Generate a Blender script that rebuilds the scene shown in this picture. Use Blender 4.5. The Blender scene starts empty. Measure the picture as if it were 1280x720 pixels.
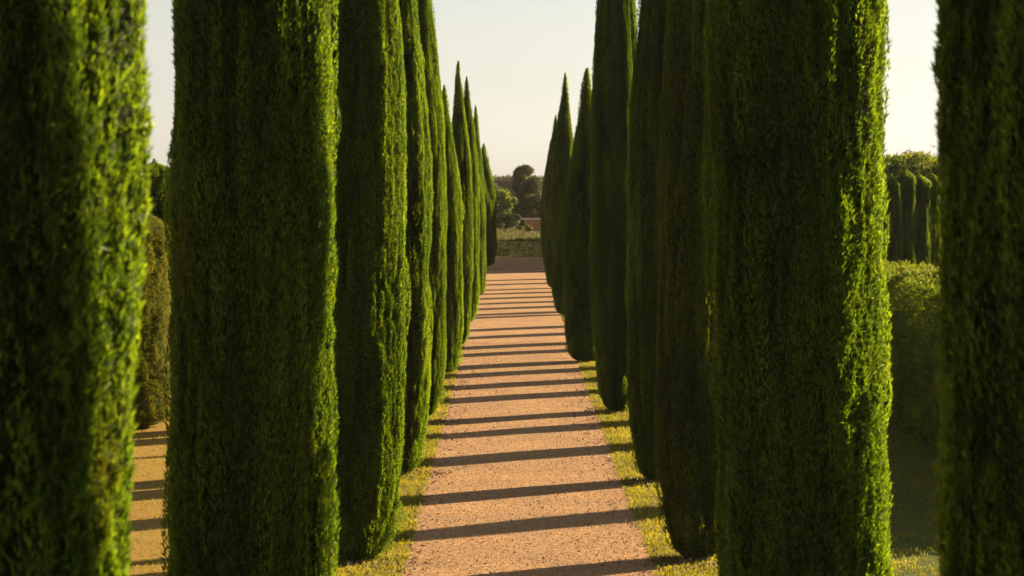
import bpy, math, random
import numpy as np
from mathutils import Vector, noise

R = random.Random(11)
G = np.random.default_rng(7)
scene = bpy.context.scene
COL = scene.collection

# ------------------------------------------------------------------ camera frame
F, VX, VY, CAMH = 3200.0, 636.0, 222.0, 4.5          # focal in px of the 1280 wide photograph, vanishing point, eye height
def px(x, d): return (x - VX) * d / F
def pz(y, d): return CAMH - (y - VY) * d / F
SLOPE, ELEV = 0.70, math.radians(23.5)                # the sun stands right and ahead
az = math.atan2(1.0, SLOPE)                           # clockwise from +Y
SUN = Vector((math.sin(az) * math.cos(ELEV), math.cos(az) * math.cos(ELEV), math.sin(ELEV)))

# ------------------------------------------------------------------ helpers
def link(o, parent=None):
    COL.objects.link(o)
    if parent: o.parent = parent
    return o
def tag(o, label=None, cat=None, group=None, kind=None):
    if label: o['label'] = label
    if cat: o['category'] = cat
    if group: o['group'] = group
    if kind: o['kind'] = kind
    return o
def thing(name, loc, label, cat, group=None, rz=0.0, scale=(1, 1, 1)):
    o = bpy.data.objects.new(name, None); o.empty_display_size = .3
    o.location = loc; o.rotation_euler = (0, 0, rz); o.scale = scale
    link(o); return tag(o, label, cat, group)
def mesh_arrays(name, V, polys, mat, tint=None, smooth=False, nrm=None):
    """V (n,3); polys: list of (m,k) integer arrays"""
    me = bpy.data.meshes.new(name)
    V = np.asarray(V, dtype=np.float32)
    me.vertices.add(len(V)); me.vertices.foreach_set('co', V.ravel())
    tot = np.concatenate([np.full(len(p), p.shape[1]) for p in polys]).astype(np.int32)
    idx = np.concatenate([p.ravel() for p in polys]).astype(np.int32)
    me.loops.add(len(idx)); me.loops.foreach_set('vertex_index', idx)
    me.polygons.add(len(tot))
    me.polygons.foreach_set('loop_start', np.concatenate([[0], np.cumsum(tot)[:-1]]).astype(np.int32))
    if tint is not None:
        a = me.attributes.new('tint', 'FLOAT', 'FACE'); a.data.foreach_set('value', np.asarray(tint, dtype=np.float32))
    if nrm is not None:
        a = me.attributes.new('grow', 'FLOAT_VECTOR', 'FACE'); a.data.foreach_set('vector', np.asarray(nrm, dtype=np.float32).ravel())
    if smooth: me.polygons.foreach_set('use_smooth', np.ones(len(tot), dtype=bool))
    me.materials.append(mat); me.update(calc_edges=True)
    return me
def obj(name, me, parent=None, loc=None):
    o = bpy.data.objects.new(name, me)
    if loc: o.location = loc
    return link(o, parent)

# ------------------------------------------------------------------ materials
def new_mat(name):
    m = bpy.data.materials.new(name); m.use_nodes = True
    nt = m.node_tree; nt.nodes.clear()
    out = nt.nodes.new('ShaderNodeOutputMaterial')
    return m, nt, out
def N(nt, t, **kw):
    n = nt.nodes.new(t)
    for k, v in kw.items():
        if k in n.inputs.keys(): n.inputs[k].default_value = v
        else: setattr(n, k, v)
    return n
def ramp(nt, fac, stops):
    r = nt.nodes.new('ShaderNodeValToRGB'); e = r.color_ramp.elements
    while len(e) < len(stops): e.new(0.5)
    for i, (p, c) in enumerate(stops): e[i].position = p; e[i].color = (*c, 1)
    nt.links.new(fac, r.inputs[0]); return r.outputs[0]
def mixc(nt, f, a, b, mode='MIX'):
    n = nt.nodes.new('ShaderNodeMix'); n.data_type = 'RGBA'; n.blend_type = mode
    for s, v in ((n.inputs[0], f), (n.inputs[6], a), (n.inputs[7], b)):
        if hasattr(v, 'links'): nt.links.new(v, s)
        elif isinstance(v, (int, float)): s.default_value = v
        else: s.default_value = (*v, 1)
    return n.outputs[2]

def leaf_mat(name, dark, mid, light, brown=(.10, .05, .02), brown_amt=.5, transl=.28, stretch=.35, rough=.6, soft=0.0, spec=.22, glow=(1.7, 1.55, .5)):
    m, nt, out = new_mat(name)
    at = N(nt, 'ShaderNodeAttribute', attribute_name='tint')
    tc = N(nt, 'ShaderNodeTexCoord'); oi = N(nt, 'ShaderNodeObjectInfo')
    off = N(nt, 'ShaderNodeVectorMath', operation='SCALE'); off.inputs[0].default_value = (37, 17, 29)
    nt.links.new(oi.outputs['Random'], off.inputs['Scale'])
    add = N(nt, 'ShaderNodeVectorMath', operation='ADD')
    nt.links.new(tc.outputs['Object'], add.inputs[0]); nt.links.new(off.outputs[0], add.inputs[1])
    mp = N(nt, 'ShaderNodeMapping'); mp.inputs['Scale'].default_value = (1, 1, stretch)
    nt.links.new(add.outputs[0], mp.inputs[0])
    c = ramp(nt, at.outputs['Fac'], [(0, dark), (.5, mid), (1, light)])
    n1 = N(nt, 'ShaderNodeTexNoise', Scale=3.1, Detail=3.0); nt.links.new(mp.outputs[0], n1.inputs['Vector'])
    br = ramp(nt, n1.outputs['Fac'], [(.60, (0, 0, 0)), (.74, (brown_amt,) * 3)])
    c = mixc(nt, br, c, brown)
    n2 = N(nt, 'ShaderNodeTexNoise', Scale=1.3, Detail=2.0); nt.links.new(mp.outputs[0], n2.inputs['Vector'])
    v = ramp(nt, n2.outputs['Fac'], [(.3, (.72, .74, .7)), (.7, (1.2, 1.15, 1.0))])
    c = mixc(nt, 1.0, c, v, 'MULTIPLY')
    p = N(nt, 'ShaderNodeBsdfPrincipled', Roughness=rough); p.inputs['Specular IOR Level'].default_value = spec
    t = N(nt, 'ShaderNodeBsdfTranslucent')
    if soft:                                              # leaves of one surface share most of its direction
        ga = N(nt, 'ShaderNodeAttribute', attribute_name='grow')
        vt = N(nt, 'ShaderNodeVectorTransform', vector_type='NORMAL', convert_from='OBJECT', convert_to='WORLD')
        nt.links.new(ga.outputs['Vector'], vt.inputs[0])
        ge = N(nt, 'ShaderNodeNewGeometry'); sc_ = N(nt, 'ShaderNodeVectorMath', operation='SCALE'); sc_.inputs['Scale'].default_value = 1 - soft
        nt.links.new(ge.outputs['Normal'], sc_.inputs[0])
        s2 = N(nt, 'ShaderNodeVectorMath', operation='SCALE'); s2.inputs['Scale'].default_value = soft; nt.links.new(vt.outputs[0], s2.inputs[0])
        ad = N(nt, 'ShaderNodeVectorMath', operation='ADD'); nt.links.new(sc_.outputs[0], ad.inputs[0]); nt.links.new(s2.outputs[0], ad.inputs[1])
        no = N(nt, 'ShaderNodeVectorMath', operation='NORMALIZE'); nt.links.new(ad.outputs[0], no.inputs[0])
        nt.links.new(no.outputs[0], p.inputs['Normal'])
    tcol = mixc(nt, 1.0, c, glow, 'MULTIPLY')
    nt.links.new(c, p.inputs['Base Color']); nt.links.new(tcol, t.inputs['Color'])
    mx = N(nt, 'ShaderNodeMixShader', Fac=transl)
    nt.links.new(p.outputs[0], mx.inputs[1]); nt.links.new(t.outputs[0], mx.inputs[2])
    nt.links.new(mx.outputs[0], out.inputs[0]); return m

M = {}
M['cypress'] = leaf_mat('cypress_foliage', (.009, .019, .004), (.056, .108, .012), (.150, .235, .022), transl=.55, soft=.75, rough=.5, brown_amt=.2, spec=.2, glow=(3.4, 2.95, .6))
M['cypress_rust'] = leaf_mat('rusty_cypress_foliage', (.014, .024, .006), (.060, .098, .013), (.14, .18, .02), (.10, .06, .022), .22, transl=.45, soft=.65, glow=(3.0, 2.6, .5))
M['meadow'] = leaf_mat('meadow_grass', (.04, .055, .014), (.075, .088, .022), (.13, .125, .04), (.16, .09, .04), .6, .35, 1, soft=.5)
M['cypress_brown'] = leaf_mat('browned_cypress_foliage', (.055, .075, .013), (.13, .155, .024), (.22, .225, .036), (.16, .12, .03), .1, glow=(2.4, 2.1, .5), transl=.45, soft=.6)
M['hedge'] = leaf_mat('hedge_foliage', (.042, .075, .012), (.10, .15, .02), (.20, .225, .03), brown_amt=.1, glow=(2.1, 2.0, .5), stretch=1, transl=.45, soft=.5)
M['broad'] = leaf_mat('broadleaf_foliage', (.030, .042, .014), (.062, .076, .022), (.105, .115, .035), brown_amt=.1, transl=.35, soft=.4, stretch=1)
M['grey_green'] = leaf_mat('greyish_foliage', (.05, .06, .04), (.08, .09, .06), (.12, .13, .09), brown_amt=.1, stretch=1)
M['grass'] = leaf_mat('grass_blades', (.14, .17, .016), (.26, .255, .022), (.34, .31, .04), (.26, .17, .05), .8, .45, 1, soft=.75)

def bark():
    m, nt, out = new_mat('bark')
    tc = N(nt, 'ShaderNodeTexCoord'); mp = N(nt, 'ShaderNodeMapping'); mp.inputs['Scale'].default_value = (9, 9, 1.4)
    nt.links.new(tc.outputs['Object'], mp.inputs[0])
    n = N(nt, 'ShaderNodeTexNoise', Scale=3.0, Detail=6.0); nt.links.new(mp.outputs[0], n.inputs['Vector'])
    c = ramp(nt, n.outputs['Fac'], [(.3, (.05, .033, .022)), (.7, (.17, .12, .085))])
    p = N(nt, 'ShaderNodeBsdfPrincipled', Roughness=.9)
    b = N(nt, 'ShaderNodeBump', Strength=.7, Distance=.03)
    nt.links.new(n.outputs['Fac'], b.inputs['Height']); nt.links.new(b.outputs[0], p.inputs['Normal'])
    nt.links.new(c, p.inputs['Base Color']); nt.links.new(p.outputs[0], out.inputs[0]); return m
M['bark'] = bark()

def ground_mat():
    m, nt, out = new_mat('lawn_soil')
    tc = N(nt, 'ShaderNodeTexCoord')
    n1 = N(nt, 'ShaderNodeTexNoise', Scale=.55, Detail=6.0); nt.links.new(tc.outputs['Object'], n1.inputs['Vector'])
    n2 = N(nt, 'ShaderNodeTexNoise', Scale=17.0, Detail=5.0, Roughness=.7); nt.links.new(tc.outputs['Object'], n2.inputs['Vector'])
    green = ramp(nt, n2.outputs['Fac'], [(.3, (.10, .095, .012)), (.5, (.17, .145, .018)), (.72, (.25, .19, .03))])
    dry = ramp(nt, n2.outputs['Fac'], [(.3, (.21, .125, .028)), (.7, (.33, .212, .048))])
    sx = N(nt, 'ShaderNodeSeparateXYZ'); nt.links.new(tc.outputs['Object'], sx.inputs[0])
    a = N(nt, 'ShaderNodeMath', operation='MULTIPLY_ADD'); a.inputs[1].default_value = 1.6
    nt.links.new(n1.outputs['Fac'], a.inputs[0]); nt.links.new(sx.outputs['X'], a.inputs[2])
    mr = N(nt, 'ShaderNodeMapRange'); mr.inputs[1].default_value = -1.6; mr.inputs[2].default_value = -2.9
    nt.links.new(a.outputs[0], mr.inputs[0])
    c = mixc(nt, mr.outputs[0], green, dry)
    lush = N(nt, 'ShaderNodeMapRange'); lush.inputs[1].default_value = 2.6; lush.inputs[2].default_value = 4.6
    nt.links.new(sx.outputs['X'], lush.inputs[0])
    c = mixc(nt, lush.outputs[0], c, ramp(nt, n2.outputs['Fac'], [(.3, (.045, .07, .012)), (.7, (.11, .13, .022))]))
    bare = ramp(nt, n1.outputs['Fac'], [(.55, (0, 0, 0)), (.7, (.6,) * 3)])
    bm_ = N(nt, 'ShaderNodeMapRange'); bm_.inputs[1].default_value = 3.4; bm_.inputs[2].default_value = 2.0
    nt.links.new(sx.outputs['X'], bm_.inputs[0])
    bare = mixc(nt, 1.0, bare, bm_.outputs[0], 'MULTIPLY')
    c = mixc(nt, bare, c, (.30, .19, .08))
    p = N(nt, 'ShaderNodeBsdfPrincipled', Roughness=.95); p.inputs['Specular IOR Level'].default_value = .1
    b = N(nt, 'ShaderNodeBump', Strength=.8, Distance=.03)
    nt.links.new(n2.outputs['Fac'], b.inputs['Height']); nt.links.new(b.outputs[0], p.inputs['Normal'])
    nt.links.new(c, p.inputs['Base Color']); nt.links.new(p.outputs[0], out.inputs[0]); return m
def gravel_mat(name='gravel_path', gain=1.0):
    m, nt, out = new_mat(name)
    tc = N(nt, 'ShaderNodeTexCoord')
    v = N(nt, 'ShaderNodeTexVoronoi', Scale=38.0); nt.links.new(tc.outputs['Object'], v.inputs['Vector'])
    n1 = N(nt, 'ShaderNodeTexNoise', Scale=9.0, Detail=6.0, Roughness=.65); nt.links.new(tc.outputs['Object'], n1.inputs['Vector'])
    n2 = N(nt, 'ShaderNodeTexNoise', Scale=.9, Detail=4.0); nt.links.new(tc.outputs['Object'], n2.inputs['Vector'])
    bw = N(nt, 'ShaderNodeRGBToBW'); nt.links.new(v.outputs['Color'], bw.inputs[0])
    g = gain
    c = ramp(nt, bw.outputs[0], [(.1, (.25*g, .145*g, .072*g)), (.5, (.36*g, .222*g, .118*g)), (.9, (.46*g, .308*g, .178*g))])
    c = mixc(nt, 1.0, c, ramp(nt, n1.outputs['Fac'], [(.3, (.72, .7, .66)), (.65, (1.12, 1.1, 1.08))]), 'MULTIPLY')
    c = mixc(nt, 1.0, c, ramp(nt, n2.outputs['Fac'], [(.35, (.86, .86, .9)), (.65, (1.1, 1.06, 1.0))]), 'MULTIPLY')
    p = N(nt, 'ShaderNodeBsdfPrincipled', Roughness=.93); p.inputs['Specular IOR Level'].default_value = .12
    b = N(nt, 'ShaderNodeBump', Strength=.55, Distance=.012); b2 = N(nt, 'ShaderNodeBump', Strength=.6, Distance=.03)
    nt.links.new(v.outputs['Distance'], b.inputs['Height']); nt.links.new(n1.outputs['Fac'], b2.inputs['Height'])
    nt.links.new(b.outputs[0], b2.inputs['Normal']); nt.links.new(b2.outputs[0], p.inputs['Normal'])
    nt.links.new(c, p.inputs['Base Color']); nt.links.new(p.outputs[0], out.inputs[0]); return m
def pebble_mat(name, stops):
    m, nt, out = new_mat(name)
    at = N(nt, 'ShaderNodeAttribute', attribute_name='tint')
    c = ramp(nt, at.outputs['Fac'], stops)
    p = N(nt, 'ShaderNodeBsdfPrincipled', Roughness=.9); p.inputs['Specular IOR Level'].default_value = .15
    nt.links.new(c, p.inputs['Base Color']); nt.links.new(p.outputs[0], out.inputs[0]); return m
def plaster_mat(name, a, b):
    m, nt, out = new_mat(name)
    tc = N(nt, 'ShaderNodeTexCoord')
    n = N(nt, 'ShaderNodeTexNoise', Scale=2.2, Detail=6.0); nt.links.new(tc.outputs['Object'], n.inputs['Vector'])
    c = ramp(nt, n.outputs['Fac'], [(.3, a), (.7, b)])
    p = N(nt, 'ShaderNodeBsdfPrincipled', Roughness=.9)
    nt.links.new(c, p.inputs['Base Color']); nt.links.new(p.outputs[0], out.inputs[0]); return m

# ------------------------------------------------------------------ foliage meshes
def fbm(p, s, sz):
    return noise.noise(Vector((p[0] * s, p[1] * s, p[2] * sz)))
def blades(P, D, L, Wd, per, spread, tints, out=None, tang=.25):
    """a spray of `per` narrow leaf blades at every point P along D"""
    n = len(P)
    D = D / np.linalg.norm(D, axis=1, keepdims=True)
    V = np.empty((n, per, 3, 3), dtype=np.float32)
    for k in range(per):
        dk = D + G.normal(0, spread, (n, 3)); dk /= np.linalg.norm(dk, axis=1, keepdims=True)
        w = np.cross(dk, G.normal(0, 1, (n, 3)) if out is None else out * tang + G.normal(0, .5, (n, 3))); w /= np.linalg.norm(w, axis=1, keepdims=True) + 1e-6
        s = P + D * (L * (k / per) * .55)[:, None]
        lk = (L * G.uniform(.45, .8, n))[:, None]
        ww = (Wd * G.uniform(.7, 1.25, n))[:, None]
        V[:, k, 0] = s - w * ww * .5
        V[:, k, 1] = s + w * ww * .5
        V[:, k, 2] = s + dk * lk
    tt = np.repeat(tints, per) + G.normal(0, .10, n * per)
    if out is not None: return V.reshape(-1, 3), np.clip(tt, 0, 1), np.repeat(out, per, axis=0)
    return V.reshape(-1, 3), np.clip(tt, 0, 1)

H0, R0 = 9.0, 0.5
def profile(z, H=H0, taper=.56, foot=1.5):
    t = z / H
    up = np.clip((z - .05) / foot, 0, 1)
    low = .40 + .60 * np.sqrt(1 - (1 - up) ** 2)
    top = np.clip((1 - t) / taper, 0, 1)
    top = np.sin(top * math.pi / 2) ** 1.25
    return R0 * np.minimum(low, 1) * top
def cypress_mesh(seed, n_surf=190000, n_plume=240, mat=None, taper=.56, foot=1.5, lean=0.06, fine=1.0, lump=1.0):
    global G
    G = np.random.default_rng(seed); so = seed * 13.7
    def lumps(th, z):
        x, y = math.cos(th), math.sin(th)
        a = noise.noise(Vector((x * 1.6 + so, y * 1.6, z * .5))) + .5 * math.exp(-z * 1.5) * noise.noise(Vector((x * 5, y * 5, so)))
        b = noise.noise(Vector((x * 6.0, y * 6.0 + so, z * 1.1)))
        c = noise.noise(Vector((x * 9.0, y * 9.0 + so, z * 6.5)))
        return 1 + lump * (.14 * a + .055 * b + .055 * c)
    # solid inner mass, added to block light and coloured dark
    nz, nt_ = 90, 40
    zs = np.linspace(.07, H0 * .985, nz); ths = np.linspace(0, 2 * math.pi, nt_, endpoint=False)
    rr = profile(zs, taper=taper, foot=foot)
    CV = np.array([[math.cos(t) * r * .92 * lumps(t, z), math.sin(t) * r * .92 * lumps(t, z), z] for z, r in zip(zs, rr) for t in ths])
    i, j = np.meshgrid(np.arange(nz - 1), np.arange(nt_), indexing='ij'); j2 = (j + 1) % nt_
    Q = np.stack([i * nt_ + j, i * nt_ + j2, (i + 1) * nt_ + j2, (i + 1) * nt_ + j], -1).reshape(-1, 4)
    capb = np.arange(nt_)[::-1].reshape(1, -1); capt = ((nz - 1) * nt_ + np.arange(nt_)).reshape(1, -1)
    # sprays over the surface, area weighted
    zc = np.linspace(.03, H0 - .03, 700); w = profile(zc, taper=taper, foot=foot) + .02; cdf = np.cumsum(w) / w.sum()
    z = np.interp(G.random(n_surf), cdf, zc); th = G.random(n_surf) * 2 * math.pi
    lm = np.array([lumps(t, q) for t, q in zip(th, z)])
    r = profile(z, taper=taper, foot=foot) * lm * G.uniform(.965, 1.0, n_surf)
    out = np.stack([np.cos(th), np.sin(th), np.zeros(n_surf)], 1)
    P = out * r[:, None]; P[:, 2] = z
    D = out * G.uniform(0, .45, n_surf)[:, None] + G.normal(0, .2, (n_surf, 3)); D[:, 2] += 1.0
    e = .04; slope = (profile(z + e, taper=taper, foot=foot) - profile(z - e, taper=taper, foot=foot)) / (2 * e)
    NS = out.copy(); NS[:, 2] = -np.clip(slope, -1.5, 1.5); NS += G.normal(0, .22, NS.shape)
    tn = .38 + 2.4 * (lm - 1) + G.normal(0, .16, n_surf)  # hollows tinted darker and lumps lighter: shade painted into the leaf colour
    # upright plumes that break the outline
    PP, PD, PT, PN = [P], [D], [tn], [NS]
    for q in range(n_plume + 46):
        L = G.uniform(.35, 1.3); z0 = float(np.interp(G.random(), cdf, zc)) - .4 * L
        if z0 < .25: z0 = .25
        if z0 > H0 - 1.0: z0 = H0 - 1.0; L = 1.0
        skirt = q >= n_plume
        if skirt: z0 = G.uniform(.0, .28); L = G.uniform(.25, .6)
        t0 = G.random() * 2 * math.pi; pr = G.uniform(.035, .085); m = int(620 * L / fine ** 2)
        u = G.random(m) ** .85
        zz = z0 + u * L
        rad = pr * np.sin(np.clip(.12 + u * .88, 0, 1) * math.pi) ** .7
        a = G.random(m) * 2 * math.pi
        lean_out = G.uniform(.86, .965) if q % 12 else G.uniform(.98, 1.06)
        if skirt: lean_out = G.uniform(.75, 1.25)
        rc = np.minimum(profile(zz, taper=taper, foot=foot), profile(np.full(m, z0), taper=taper, foot=foot) * 1.1) * lean_out
        c = np.stack([np.cos(t0) * rc, np.sin(t0) * rc, zz], 1)
        o = np.stack([np.cos(a), np.sin(a), np.zeros(m)], 1)
        PP.append(c + o * rad[:, None]); nn = o * .8 + G.normal(0, .2, o.shape); nn[:, 0] += .8 * np.cos(t0); nn[:, 1] += .8 * np.sin(t0); PN.append(nn)
        d = o * .25 + G.normal(0, .2, (m, 3)); d[:, 2] += 1.0; PD.append(d)
        PT.append(np.full(m, G.uniform(.3, .75)) + G.normal(0, .12, m))
    NN = np.concatenate(PN); NN /= np.linalg.norm(NN, axis=1, keepdims=True)
    P = np.concatenate(PP); D = np.concatenate(PD); T = np.concatenate(PT); n = len(P)
    V, tt, BN = blades(P, D, G.uniform(.024, .050, n) * fine, np.full(n, .0075) * fine, 4, .34, T, NN)
    nb = len(V) // 3; base = len(CV)
    V = np.concatenate([CV, V])
    bx = so % 1 * 6.28                                   # a slight lean and bow of its own
    V[:, 0] += lean * math.cos(bx) * np.sin(V[:, 2] / H0 * 3.0); V[:, 1] += lean * math.sin(bx) * np.sin(V[:, 2] / H0 * 2.4)
    tris = (base + np.arange(nb * 3)).reshape(-1, 3)
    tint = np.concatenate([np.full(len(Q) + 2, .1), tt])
    q4 = CV[Q].mean(1); q4[:, 2] = 0; q4 /= np.linalg.norm(q4, axis=1, keepdims=True) + 1e-6
    BN = np.concatenate([q4, [(0, 0, -1), (0, 0, 1)], BN])
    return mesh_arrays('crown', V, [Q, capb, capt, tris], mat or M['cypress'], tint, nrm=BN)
def tube_mesh(name, pts, rads, mat, k=10):
    V = []
    for (x, y, z), r in zip(pts, rads):
        for a in range(k): V.append((x + r * math.cos(a * 2 * math.pi / k), y + r * math.sin(a * 2 * math.pi / k), z))
    V = np.array(V); n = len(pts)
    Q = np.array([[i * k + a, i * k + (a + 1) % k, (i + 1) * k + (a + 1) % k, (i + 1) * k + a] for i in range(n - 1) for a in range(k)])
    return mesh_arrays(name, V, [Q, ((n - 1) * k + np.arange(k)).reshape(1, -1)], mat, smooth=True)
trunk_me = tube_mesh('trunk', [(0, 0, -.05), (.01, 0, .05), (0, .01, .25), (0, 0, 1), (0, 0, 6.5)], [.17, .125, .10, .09, .02], M['bark'], 14)

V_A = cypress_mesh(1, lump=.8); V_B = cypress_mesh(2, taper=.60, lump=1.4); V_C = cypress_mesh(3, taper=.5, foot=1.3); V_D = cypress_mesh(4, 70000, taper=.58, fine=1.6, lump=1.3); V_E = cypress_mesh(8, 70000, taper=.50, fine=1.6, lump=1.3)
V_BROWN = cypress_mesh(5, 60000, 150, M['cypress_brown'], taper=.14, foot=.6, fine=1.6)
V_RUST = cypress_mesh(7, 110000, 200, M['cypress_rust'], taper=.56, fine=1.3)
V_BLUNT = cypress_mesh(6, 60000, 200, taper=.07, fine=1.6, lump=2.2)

def cypress(me, X, Y, width, H, label, group, rz=None):
    s = width / (2 * R0 * 1.09); h = H / H0
    t = thing('cypress_tree', (X, Y, 0), label, 'tree', group, R.uniform(0, 6.28) if rz is None else rz, (s, s, h))
    c = bpy.data.objects.new('crown', me); link(c, t)
    k = bpy.data.objects.new('trunk', trunk_me); link(k, t)
    return t

LG, RG = 'cypresses of the left avenue row', 'cypresses of the right avenue row'
def left(me, xr, Y, width, H, label, rz=None):
    cypress(me, px(xr, Y) - width / 2, Y, width, H, label, LG, rz)
def right(me, xl, Y, width, H, label, rz=None):
    cypress(me, px(xl, Y) + width / 2, Y, width, H, label, RG, rz)
left(V_B, 168, 8.5, 1.15, 10.5, 'out-of-focus cypress at the left frame edge, broad sunlit patches on its right side')
left(V_A, 422, 18.6, 1.25, 11.5, 'widest sharp cypress left of the path, dark with a bright lit right edge')
left(V_C, 505, 30.1, 1.08, 9.6, 'third cypress of the left row, whole rounded foot showing on the grass edge')
left(V_B, 537, 38.7, 1.0, 9.6, 'fourth cypress of the left row, slim dark side between two bright edges')
left(V_A, 559, 48.0, .98, 9.3, 'fifth cypress of the left row, last one there whose top leaves the picture')
left(V_E, 578, 58.8, .82, 6.6, 'shorter pointed cypress in the left row, left of the highest tip there')
left(V_D, 590, 68.6, .78, 7.6, 'cypress with the highest visible pointed tip in the left row')
left(V_E, 599, 79.5, .78, 7.6, 'slender cypress just right of the highest tip in the left row')
left(V_D, 609, 97, .84, 7.2, 'dull dark cypress second from the far end of the left row')
left(V_E, 622, 130, 1.35, 6.2, 'small dark cypress closing the far end of the left row')
right(V_B, 1182, 10.05, 1.15, 10.5, 'shaded out-of-focus cypress at the right frame edge, nearest of the right row')
right(V_C, 893, 20.03, 1.42, 11.5, 'widest cypress right of the path, dark with a bright lit right edge')
right(V_RUST, 818, 30.2, 1.0, 9.8, 'third cypress of the right row, brownish dark foot beside the nearest path shadow')
right(V_B, 783, 38.0, .98, 9.8, 'fourth cypress of the right row, dark slim, foot at the middle of the visible path')
right(V_A, 740, 49.2, 1.0, 11.6, 'fifth cypress of the right row, last one there whose top leaves the picture')
right(V_D, 702, 62.6, 1.22, 7.15, 'greener cypress of the right row, first one there with its tip against the sky')
right(V_E, 690, 84, .88, 7.9, 'cypress with the highest visible pointed tip in the right row')
right(V_E, 681, 104, .90, 7.0, 'dark cypress second from the far end of the right row')
right(V_D, 677, 127, .95, 6.3, 'small dark cypress closing the far end of the right row')

# outer rows on the right, out of sight behind the right row: their shadows stripe the path
OG = 'outer cypress rows right of the avenue'
OL = 'tall cypress of the outer rows hidden behind the right avenue row'
variants = [V_A, V_B, V_C, V_D]
def outer(Zp, X, H=9.2, w=.9):
    cypress(variants[R.randrange(4)], X, Zp + (X - .25) * SLOPE, w, H, OL, OG)
for Zp, row in [(33.1, 3), (41.4, 2), (45.3, 3), (52.4, 2), (55.6, 2), (58.9, 2), (65.6, 2), (68.4, 2), (72.6, 3), (76.1, 3), (84.6, 3), (88.2, 2), (91.8, 3),
                (95.6, 2), (99.4, 3), (108.0, 2), (112.3, 3)]:
    outer(Zp, 5.5 if row == 2 else 10.5, 9.4, 1.12)
for Zp in np.arange(121.5, 182, 3.2):  # closely set unseen broad cypresses, added to shade the ground past the path
    outer(float(Zp), 6.5, 9.0, 2.2)

# brown cypress beyond the left row, dark slim ones beyond the right hedge
bg = 'short cypresses beyond the right hedge'
cypress(V_BROWN, px(160, 46.2), 46.2, 1.65, 4.05, 'short wide olive cypress in sun seen between the two nearest left trees', None)
cypress(V_BLUNT, px(194, 60), 60, 1.5, 4.85, 'dark cypress top rising behind the short olive cypress on the left', None)
for i, (x, w, H, lb) in enumerate([(1115, .70, 4.55, 'leftmost of the short dark cypresses beyond the hedge'),
                           (1134, .66, 4.78, 'short dark cypress beyond the hedge, second from the left of its line'),
                           (1153, .70, 4.60, 'short dark cypress beyond the hedge, third from the left of its line'),
                           (1171, .70, 4.65, 'short dark cypress beyond the hedge, half hidden by the blurred right tree')]):
    cypress(V_BLUNT, px(x, 84), 84 + i * .35, w, H, lb, bg)

# ------------------------------------------------------------------ leafy masses
def leaf_cloud(name, blobs, n, size, mat, seed, core=True, flat=0.0, parent=None):
    """blobs: (x, y, z, rx, ry, rz); leaves through the outer shell of each lump, some inside"""
    g = np.random.default_rng(seed)
    B = np.array(blobs, dtype=float); area = (B[:, 3] * B[:, 5]) ; pick = g.choice(len(B), n, p=area / area.sum())
    d = g.normal(0, 1, (n, 3)); d /= np.linalg.norm(d, axis=1, keepdims=True)
    rad = g.uniform(.55, 1.06, n) ** .7
    bump = np.array([1 + .28 * noise.noise(Vector(v) * 2.4 + Vector((float(k) * 3.1, seed, 0))) for v, k in zip(d, pick)])
    P = B[pick, :3] + d * B[pick, 3:] * (rad * bump)[:, None]
    keep = P[:, 2] > .03
    P, d, pick = P[keep], d[keep], pick[keep]; n = len(P)
    nrm = d + g.normal(0, .8, (n, 3)); nrm /= np.linalg.norm(nrm, axis=1, keepdims=True)
    u = np.cross(nrm, g.normal(0, 1, (n, 3))); u /= np.linalg.norm(u, axis=1, keepdims=True) + 1e-6
    v = np.cross(nrm, u); s = (size * g.uniform(.6, 1.3, n))[:, None]
    V = np.stack([P - u * s, P - v * s * .5, P + u * s, P + v * s * .5], 1).reshape(-1, 3)
    Q = np.arange(n * 4).reshape(-1, 4)
    nrm = d * [1, 1, 1] + g.normal(0, .3, d.shape)
    tint = np.clip(.45 + g.normal(0, .16, n) + (g.uniform(-.2, .2, len(B)))[pick], 0, 1)
    return obj(name, mesh_arrays(name, V, [Q], mat, tint, nrm=nrm), parent)
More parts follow.
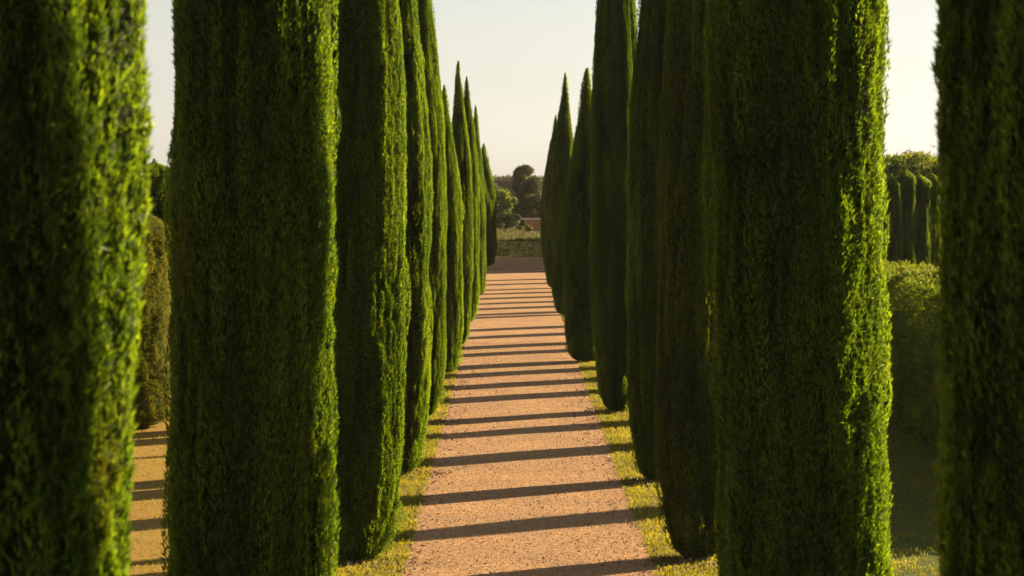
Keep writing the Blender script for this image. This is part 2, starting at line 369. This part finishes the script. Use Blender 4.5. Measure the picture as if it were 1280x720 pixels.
def hedge_leaves(name, x0, x1, y0, y1, h, n, size, mat, seed, parent, rough=.10):
    g = np.random.default_rng(seed); W, D = x1 - x0, y1 - y0
    areas = np.array([W * D, D * h, D * h, W * h, W * h]); f = g.choice(5, n, p=areas / areas.sum())
    a, b = g.random(n), g.random(n)
    P = np.empty((n, 3)); nr = np.zeros((n, 3))
    for k, (fx, fy, fz, nn) in enumerate([(a * W, b * D, np.full(n, h), (0, 0, 1)), (np.zeros(n), b * D, a * h, (-1, 0, 0)), (np.full(n, W), b * D, a * h, (1, 0, 0)),
                                          (a * W, np.zeros(n), b * h, (0, -1, 0)), (a * W, np.full(n, D), b * h, (0, 1, 0))]):
        s = f == k; P[s] = np.stack([fx, fy, fz], 1)[s]; nr[s] = nn
    P += (x0, y0, 0)
    c = np.array([(x0 + x1) / 2, 0, h * .45])
    lm = np.array([noise.noise(Vector(p) * 1.4 + Vector((seed, 0, 0))) + .6 * noise.noise(Vector(p) * 4.0) for p in P])
    edge = np.clip((P[:, 2] - (h - 1.2)) / 1.2, 0, 1)          # rounded shoulders
    P[:, 0] += np.sign(c[0] - P[:, 0]) * np.minimum(abs(c[0] - P[:, 0]), .6 * edge ** 2)
    P += nr * (lm * rough * 1.6 - g.uniform(0, .14, n))[:, None]
    P[:, 2] = np.maximum(P[:, 2], .02)
    d = nr * .7 + g.normal(0, .6, (n, 3)); d[:, 2] += .45
    global G; G = g
    V, tt, BN = blades(P, d, g.uniform(size, size * 2, n), np.full(n, size * .45), 4, .5, .5 + .5 * lm + g.normal(0, .12, n), nr + g.normal(0, .3, (n, 3)))
    # inner mass
    i = .22
    bx = np.array([(x, y, z) for z, k in ((0, i), (h - 1.1, i), (h - i - .08, i + .66)) for x, y in ((x0 + k, y0 + i), (x1 - k, y0 + i), (x1 - k, y1 - i), (x0 + k, y1 - i))])
    BQ = np.array([(0, 3, 2, 1), (8, 9, 10, 11), (0, 1, 5, 4), (1, 2, 6, 5), (2, 3, 7, 6), (3, 0, 4, 7), (4, 5, 9, 8), (5, 6, 10, 9), (6, 7, 11, 10), (7, 4, 8, 11)])
    T = (12 + np.arange(len(V))).reshape(-1, 3)
    return obj(name, mesh_arrays(name, np.concatenate([bx, V]), [BQ, T], mat, np.concatenate([np.full(10, .1), tt]), nrm=np.concatenate([np.tile([[0, 0, 1.0]], (10, 1)), BN])), parent)
hd = hedge_leaves('garden_hedge', 7.1, 9.8, 33.5, 60, 2.45, 80000, .07, M['hedge'], 21, None, .13)
tag(hd, 'bushy hedge right of the avenue, top lit yellow-green and side in shade', 'hedge')
hb = hedge_leaves('garden_hedge', 12, 34, 118, 121, 5.3, 26000, .16, M['hedge'], 22, None, .25)
tag(hb, 'distant pale green hedge showing just above the short dark cypresses on the right', 'hedge')

def branchy(name, X, Y, label, blobs, n, size, mat, seed, group=None, trunk_h=2.0, tr=.18, cat='tree'):
    t = thing(name, (X, Y, 0), label, cat, group)
    leaf_cloud('crown', blobs, n, size, mat, seed, parent=t)
    top = max(blobs, key=lambda b: b[2])
    # trunk and limbs as one mesh
    Vs, Qs, off = [], [], 0
    def limb(p, q, r0, r1, k=8):
        nonlocal off
        d = (Vector(q) - Vector(p)).normalized(); u = d.orthogonal().normalized(); w = d.cross(u)
        for c, r in ((Vector(p), r0), (Vector(q), r1)):
            for a in range(k): Vs.append(tuple(c + (u * math.cos(a * 6.2832 / k) + w * math.sin(a * 6.2832 / k)) * r))
        for a in range(k): Qs.append((off + a, off + (a + 1) % k, off + k + (a + 1) % k, off + k + a))
        off += 2 * k
    limb((0, 0, -.05), (.05, 0, trunk_h), tr, tr * .7)
    for b in blobs: limb((.05, 0, trunk_h * R.uniform(.7, 1)), (b[0], b[1], b[2]), tr * .45, tr * .12)
    obj('trunk', mesh_arrays('trunk', np.array(Vs), [np.array(Qs)], M['bark'], smooth=True), t)
    return t
# far end of the avenue
def lumps(cx, cz, rx, rz, n, seed, f=.5):
    g = random.Random(seed); L = []
    for i in range(n):
        a = g.uniform(0, 6.28); q = g.random() ** .5
        L.append((cx + rx * .7 * q * math.cos(a), rx * .7 * g.uniform(-1, 1), cz + rz * .7 * q * math.sin(a), rx * f * g.uniform(.6, 1.1), rx * f * g.uniform(.6, 1.1), rz * f * g.uniform(.6, 1.1)))
    return L
def skirted(cx, h, rx, n, seed):
    g = random.Random(seed); L = []
    for i in range(n):
        z = h * (i + .5) / n; w = rx * (1 - (z / h) ** 5 * .6); a = g.uniform(0, 6.28); q = g.random() ** .5
        r = rx * g.uniform(.28, .46)
        L.append((cx + w * .75 * q * math.cos(a), w * .75 * q * math.sin(a), min(z, h - r * .8), r, r, r * g.uniform(.6, .85)))
    return L
d = 236
branchy('broadleaf_tree', px(656, d), d, 'round open-crowned tree closing the view at the end of the avenue', skirted(0, 5.7, 1.75, 40, 3), 30000, .085, M['broad'], 31, trunk_h=2.4)
branchy('broadleaf_tree', px(628, 228), 228, 'pale bushy tree left of the round tree at the end of the avenue', skirted(0, 3.5, 1.5, 18, 5), 12000, .09, M['hedge'], 32, trunk_h=1.2, tr=.12)
branchy('broadleaf_tree', px(669, 231), 231, 'low dark tree in front of the round tree above the garden wall', skirted(0, 3.1, 1.4, 18, 8), 12000, .08, M['broad'], 33, trunk_h=1.0, tr=.12)
branchy('garden_shrub', px(645, 214), 214, 'small grey-green shrub left of the terracotta wall', skirted(0, 1.5, .6, 8, 9), 3500, .06, M['grey_green'], 34, trunk_h=.3, tr=.05, cat='shrub')
branchy('garden_shrub', px(628, 218), 218, 'dark low shrub at the left far end of the avenue', skirted(0, 1.5, 1.1, 9, 12), 5000, .07, M['broad'], 35, trunk_h=.3, tr=.05, cat='shrub')
branchy('garden_shrub', px(661, 204), 204, 'small olive shrub in front of the terracotta wall', skirted(0, .75, .45, 6, 14), 2500, .05, M['cypress_brown'], 36, trunk_h=.2, tr=.04, cat='shrub')
hf = hedge_leaves('garden_hedge', -7, 9, 243, 246, 2.1, 26000, .16, M['broad'], 37, None, .5)
tag(hf, 'dark shaggy hedge behind the round tree at the end of the avenue', 'hedge')
# far treeline left to right behind everything
for i, (x, dd, rx, rz, cz, lb) in enumerate([(560, 300, 6, 2.6, 3.0, 'distant wide tree behind the far left end of the avenue'),
                                     (720, 310, 6, 2.4, 2.9, 'distant wide tree behind the far right end of the avenue'),
                                     (1140, 330, 3.4, 3.2, 5.3, 'distant rounded grey tree against the sky above the right-hand hedges'),
                                     (1116, 318, 2.6, 2.2, 4.4, 'distant lower grey tree beside the rounded one on the right'),
                                     (1172, 322, 3.0, 2.2, 4.2, 'distant low tree half behind the blurred right cypress')]):
    branchy('broadleaf_tree', px(x, dd), dd, lb, lumps(0, cz, rx, rz, 14, 40 + i, .5), 8000, .2, M['grey_green'], 50 + i, trunk_h=2.6, tr=.3)

wl = hedge_leaves('woodland', -70, 70, 420, 430, 4.2, 30000, .3, M['grey_green'], 38, None, .5)
tag(wl, 'far-off low band of woodland along the horizon', 'woodland', kind='stuff')
# terracotta wall with pale coping
def box_mesh(name, x0, x1, y0, y1, z0, z1, mat, bev=.015):
    import bmesh
    bm = bmesh.new(); bmesh.ops.create_cube(bm, size=1)
    for v in bm.verts: v.co = Vector(((x0 + x1) / 2 + v.co.x * (x1 - x0), (y0 + y1) / 2 + v.co.y * (y1 - y0), (z0 + z1) / 2 + v.co.z * (z1 - z0)))
    bmesh.ops.bevel(bm, geom=bm.edges[:], offset=bev, segments=2, affect='EDGES')
    me = bpy.data.meshes.new(name); bm.to_mesh(me); bm.free(); me.materials.append(mat); return me
w = thing('garden_wall', (px(670, 208), 208, 0), 'low terracotta garden wall with pale coping at the end of the path', 'wall')
obj('wall_body', box_mesh('wall_body', -.95, 3.2, -.14, .14, -.05, 1.08, plaster_mat('terracotta_render', (.30, .13, .06), (.45, .22, .10))), w)
obj('coping', box_mesh('coping', -1.3, 3.3, -.22, .22, 1.083, 1.2, plaster_mat('pale_stone', (.42, .36, .3), (.6, .54, .46))), w)

# ------------------------------------------------------------------ ground, path, grass
def grid_sheet(name, xs, ys, zf, mat):
    V = np.array([(x, y, zf(x, y)) for y in ys for x in xs]); nx, ny = len(xs), len(ys)
    i, j = np.meshgrid(np.arange(ny - 1), np.arange(nx - 1), indexing='ij')
    Q = np.stack([i * nx + j, i * nx + j + 1, (i + 1) * nx + j + 1, (i + 1) * nx + j], -1).reshape(-1, 4)
    return mesh_arrays(name, V, [Q], mat, smooth=True)
o = obj('ground', grid_sheet('ground', [-3000, -300, -60, -20, -5, 5, 20, 60, 300, 3000], [-200, -20, 0, 20, 40, 80, 120, 160, 250, 400, 1000, 5000], lambda x, y: 0.0, ground_mat())); tag(o, kind='structure')
PL, PR = -1.23, 1.70
ys = np.arange(-6, 121.5, .12)
def jag(y, s): return .09 * noise.noise(Vector((y * 1.1, s, 0))) + .06 * noise.noise(Vector((y * 4.3, s, 3)))
PV = np.array([p for y in ys for p in ((PL + jag(y, 1), y, .004), ((PL + PR) / 2, y, .010), (PR + jag(y, 5), y, .004))])
k = np.arange(len(ys) - 1)
PQ = np.concatenate([np.stack([k * 3 + a, k * 3 + a + 1, k * 3 + a + 4, k * 3 + a + 3], 1) for a in (0, 1)])
o = obj('path', mesh_arrays('path', PV, [PQ], gravel_mat())); tag(o, kind='structure')
o = obj('shaded_cross_path', grid_sheet('shaded_cross_path', [-30, 0, 30], [121.6, 144], lambda x, y: .004, gravel_mat('shaded_cross_path_gravel', .36))); tag(o, kind='structure')  # gravel colour darkened to paint the shadow band beyond the path's end

# loose stones on the path
g = np.random.default_rng(77); n = 26000
yy = 25 + 45 * g.random(n) ** 1.6; xx = g.uniform(PL - .03, PR + .03, n); s = g.uniform(.005, .010, n) * (1 + (g.random(n) > .96))
OCT = np.array([(1, 0, 0), (0, 1, 0), (-1, 0, 0), (0, -1, 0), (0, 0, .8), (0, 0, -.4)]); OT = np.array([(0, 1, 4), (1, 2, 4), (2, 3, 4), (3, 0, 4), (1, 0, 5), (2, 1, 5), (3, 2, 5), (0, 3, 5)])
PVs = (OCT[None] * s[:, None, None] * g.uniform(.6, 1.4, (n, 6, 3)) + np.stack([xx, yy, .008 + s * .3], 1)[:, None]).reshape(-1, 3)
PTs = (OT[None] + (np.arange(n) * 6)[:, None, None]).reshape(-1, 3)
o = obj('gravel', mesh_arrays('gravel', PVs, [PTs], pebble_mat('loose_gravel', [(0, (.20, .11, .045)), (.5, (.37, .22, .095)), (1, (.50, .34, .18))]), np.repeat(g.random(n), 8)))
tag(o, 'loose tan gravel stones scattered over the sunlit path', 'gravel', kind='stuff')

def grass(x0, x1, y0, y1, n, seed, hgt=.05):
    global G; G = g = np.random.default_rng(seed)
    x = g.uniform(x0, x1, n); y = y0 + (y1 - y0) * g.random(n) ** 1.5
    dens = np.array([noise.noise(Vector((a * 1.7, b * 1.7, 2))) for a, b in zip(x, y)])
    k = g.random(n) < .8 + .8 * dens; x, y, dn = x[k], y[k], dens[k]; m = len(x)
    D = g.normal(0, .5, (m, 3)); D[:, 2] = 1
    return blades(np.stack([x, y, np.zeros(m)], 1), D, g.uniform(.6, 1.5, m) * hgt, np.full(m, .012 * max(1, hgt / .05)), 4, .45, .5 + .6 * dn + g.normal(0, .15, m), np.tile([[0.25, .1, 1.0]], (m, 1)))
parts = [grass(-2.4, PL + .05, 17, 75, 46000, 5), grass(PR - .05, 3.0, 17, 75, 46000, 6), grass(3.0, 7.4, 26, 48, 22000, 7), grass(-8.0, -2.4, 27, 50, 16000, 8, .035)]
GV = np.concatenate([p[0] for p in parts]); GT = np.concatenate([p[1] for p in parts]); GN = np.concatenate([p[2] for p in parts])
o = obj('grass', mesh_arrays('grass', GV, [np.arange(len(GV)).reshape(-1, 3)], M['grass'], GT, nrm=GN))
tag(o, 'short yellow-green grass along both edges of the gravel path', 'grass', kind='stuff')

parts = [grass(-10, 10, 145, 183, 22000, 9, .13), grass(-10, 10, 180, 226, 20000, 10, .26)]
GV = np.concatenate([p[0] for p in parts]); GT = np.concatenate([p[1] for p in parts]); GN = np.concatenate([p[2] for p in parts])
o = obj('meadow', mesh_arrays('meadow', GV, [np.arange(len(GV)).reshape(-1, 3)], M['meadow'], GT, nrm=GN))
tag(o, 'rough meadow grass beyond the end of the path', 'grass', kind='stuff')

# dry litter round the feet of the nearer trees
LV = []
g = np.random.default_rng(99)
for X, Y in [(px(470, 30.1), 29.9), (px(865, 30.2), 29.8), (px(512, 38.9), 38.7), (px(812, 38), 37.7), (px(770, 49.7), 49.4), (px(545, 47.2), 47.0)]:
    m = 260; a = g.uniform(0, 6.28, m); r = .15 + .5 * g.random(m)
    LV.append(np.stack([X + r * np.cos(a), Y + r * np.sin(a), np.full(m, .012)], 1))
m = 900; side = g.random(m) < .5; q = abs(g.normal(0, .28, m))
LV.append(np.stack([np.where(side, PL - .1 + q, PR + .1 - q), g.uniform(26, 60, m), np.full(m, .014)], 1))
P = np.concatenate(LV); m = len(P); G = g
D = g.normal(0, 1, (m, 3)); D[:, 2] = abs(D[:, 2]) * .3
V, T = blades(P, D, g.uniform(.04, .1, m), np.full(m, .02), 2, .5, g.random(m))
o = obj('leaf_litter', mesh_arrays('leaf_litter', V, [np.arange(len(V)).reshape(-1, 3)], pebble_mat('dry_litter', [(0, (.10, .06, .04)), (.6, (.28, .17, .11)), (1, (.5, .38, .3))]), T))
tag(o, 'dry brown leaf litter around the feet of the cypresses', 'leaf litter', kind='stuff')

# ------------------------------------------------------------------ light, sky, camera
wd = bpy.data.worlds.new('World'); scene.world = wd; wd.use_nodes = True
nt = wd.node_tree; bgn = nt.nodes['Background']
sky = nt.nodes.new('ShaderNodeTexSky'); sky.sky_type = 'NISHITA'; sky.sun_disc = False
sky.sun_elevation = ELEV; sky.sun_rotation = az; sky.altitude = 50; sky.air_density = 1.0; sky.dust_density = .5; sky.ozone_density = 1.0
warm = nt.nodes.new('ShaderNodeMix'); warm.data_type = 'RGBA'; warm.blend_type = 'MULTIPLY'; warm.inputs[0].default_value = 1
warm.inputs[7].default_value = (.80, .775, .725, 1)
hs = nt.nodes.new('ShaderNodeHueSaturation'); hs.inputs['Saturation'].default_value = .3
nt.links.new(sky.outputs[0], hs.inputs['Color']); nt.links.new(hs.outputs[0], warm.inputs[6]); nt.links.new(warm.outputs[2], bgn.inputs[0]); bgn.inputs[1].default_value = .05
sd = bpy.data.lights.new('sun', 'SUN'); sd.energy = 5.0; sd.angle = math.radians(.5); sd.color = (1.0, .76, .46)
so = bpy.data.objects.new('sun', sd); so.rotation_euler = SUN.to_track_quat('Z', 'Y').to_euler(); so.location = SUN * 60; link(so)

cd = bpy.data.cameras.new('camera'); cd.sensor_width = 36; cd.lens = F / 1280 * 36; cd.clip_start = .1; cd.clip_end = 8000
cd.shift_y = -(360 - VY) / 1280; cd.shift_x = (640 - VX) / 1280
cd.dof.use_dof = True; cd.dof.focus_distance = 38; cd.dof.aperture_fstop = 5.6
co = bpy.data.objects.new('camera', cd); co.location = (0, 0, CAMH); co.rotation_euler = (math.radians(90), 0, 0); link(co)
scene.camera = co
vs = scene.view_settings; vs.view_transform = 'Standard'; vs.look = 'None'; vs.gamma = 1; vs.exposure = 1.6; vs.use_curve_mapping = False

# thin evening air: distant trees fade a little
hm, hnt, hout = new_mat('evening_air')
pv = hnt.nodes.new('ShaderNodeVolumePrincipled'); pv.inputs['Color'].default_value = (.95, .93, .88, 1); pv.inputs['Density'].default_value = .00008; pv.inputs['Anisotropy'].default_value = .3
hnt.links.new(pv.outputs[0], hout.inputs['Volume'])
hz = obj('haze', box_mesh('haze', -260, 260, -40, 470, -1.0, 14, hm, .001)); tag(hz, kind='stuff')
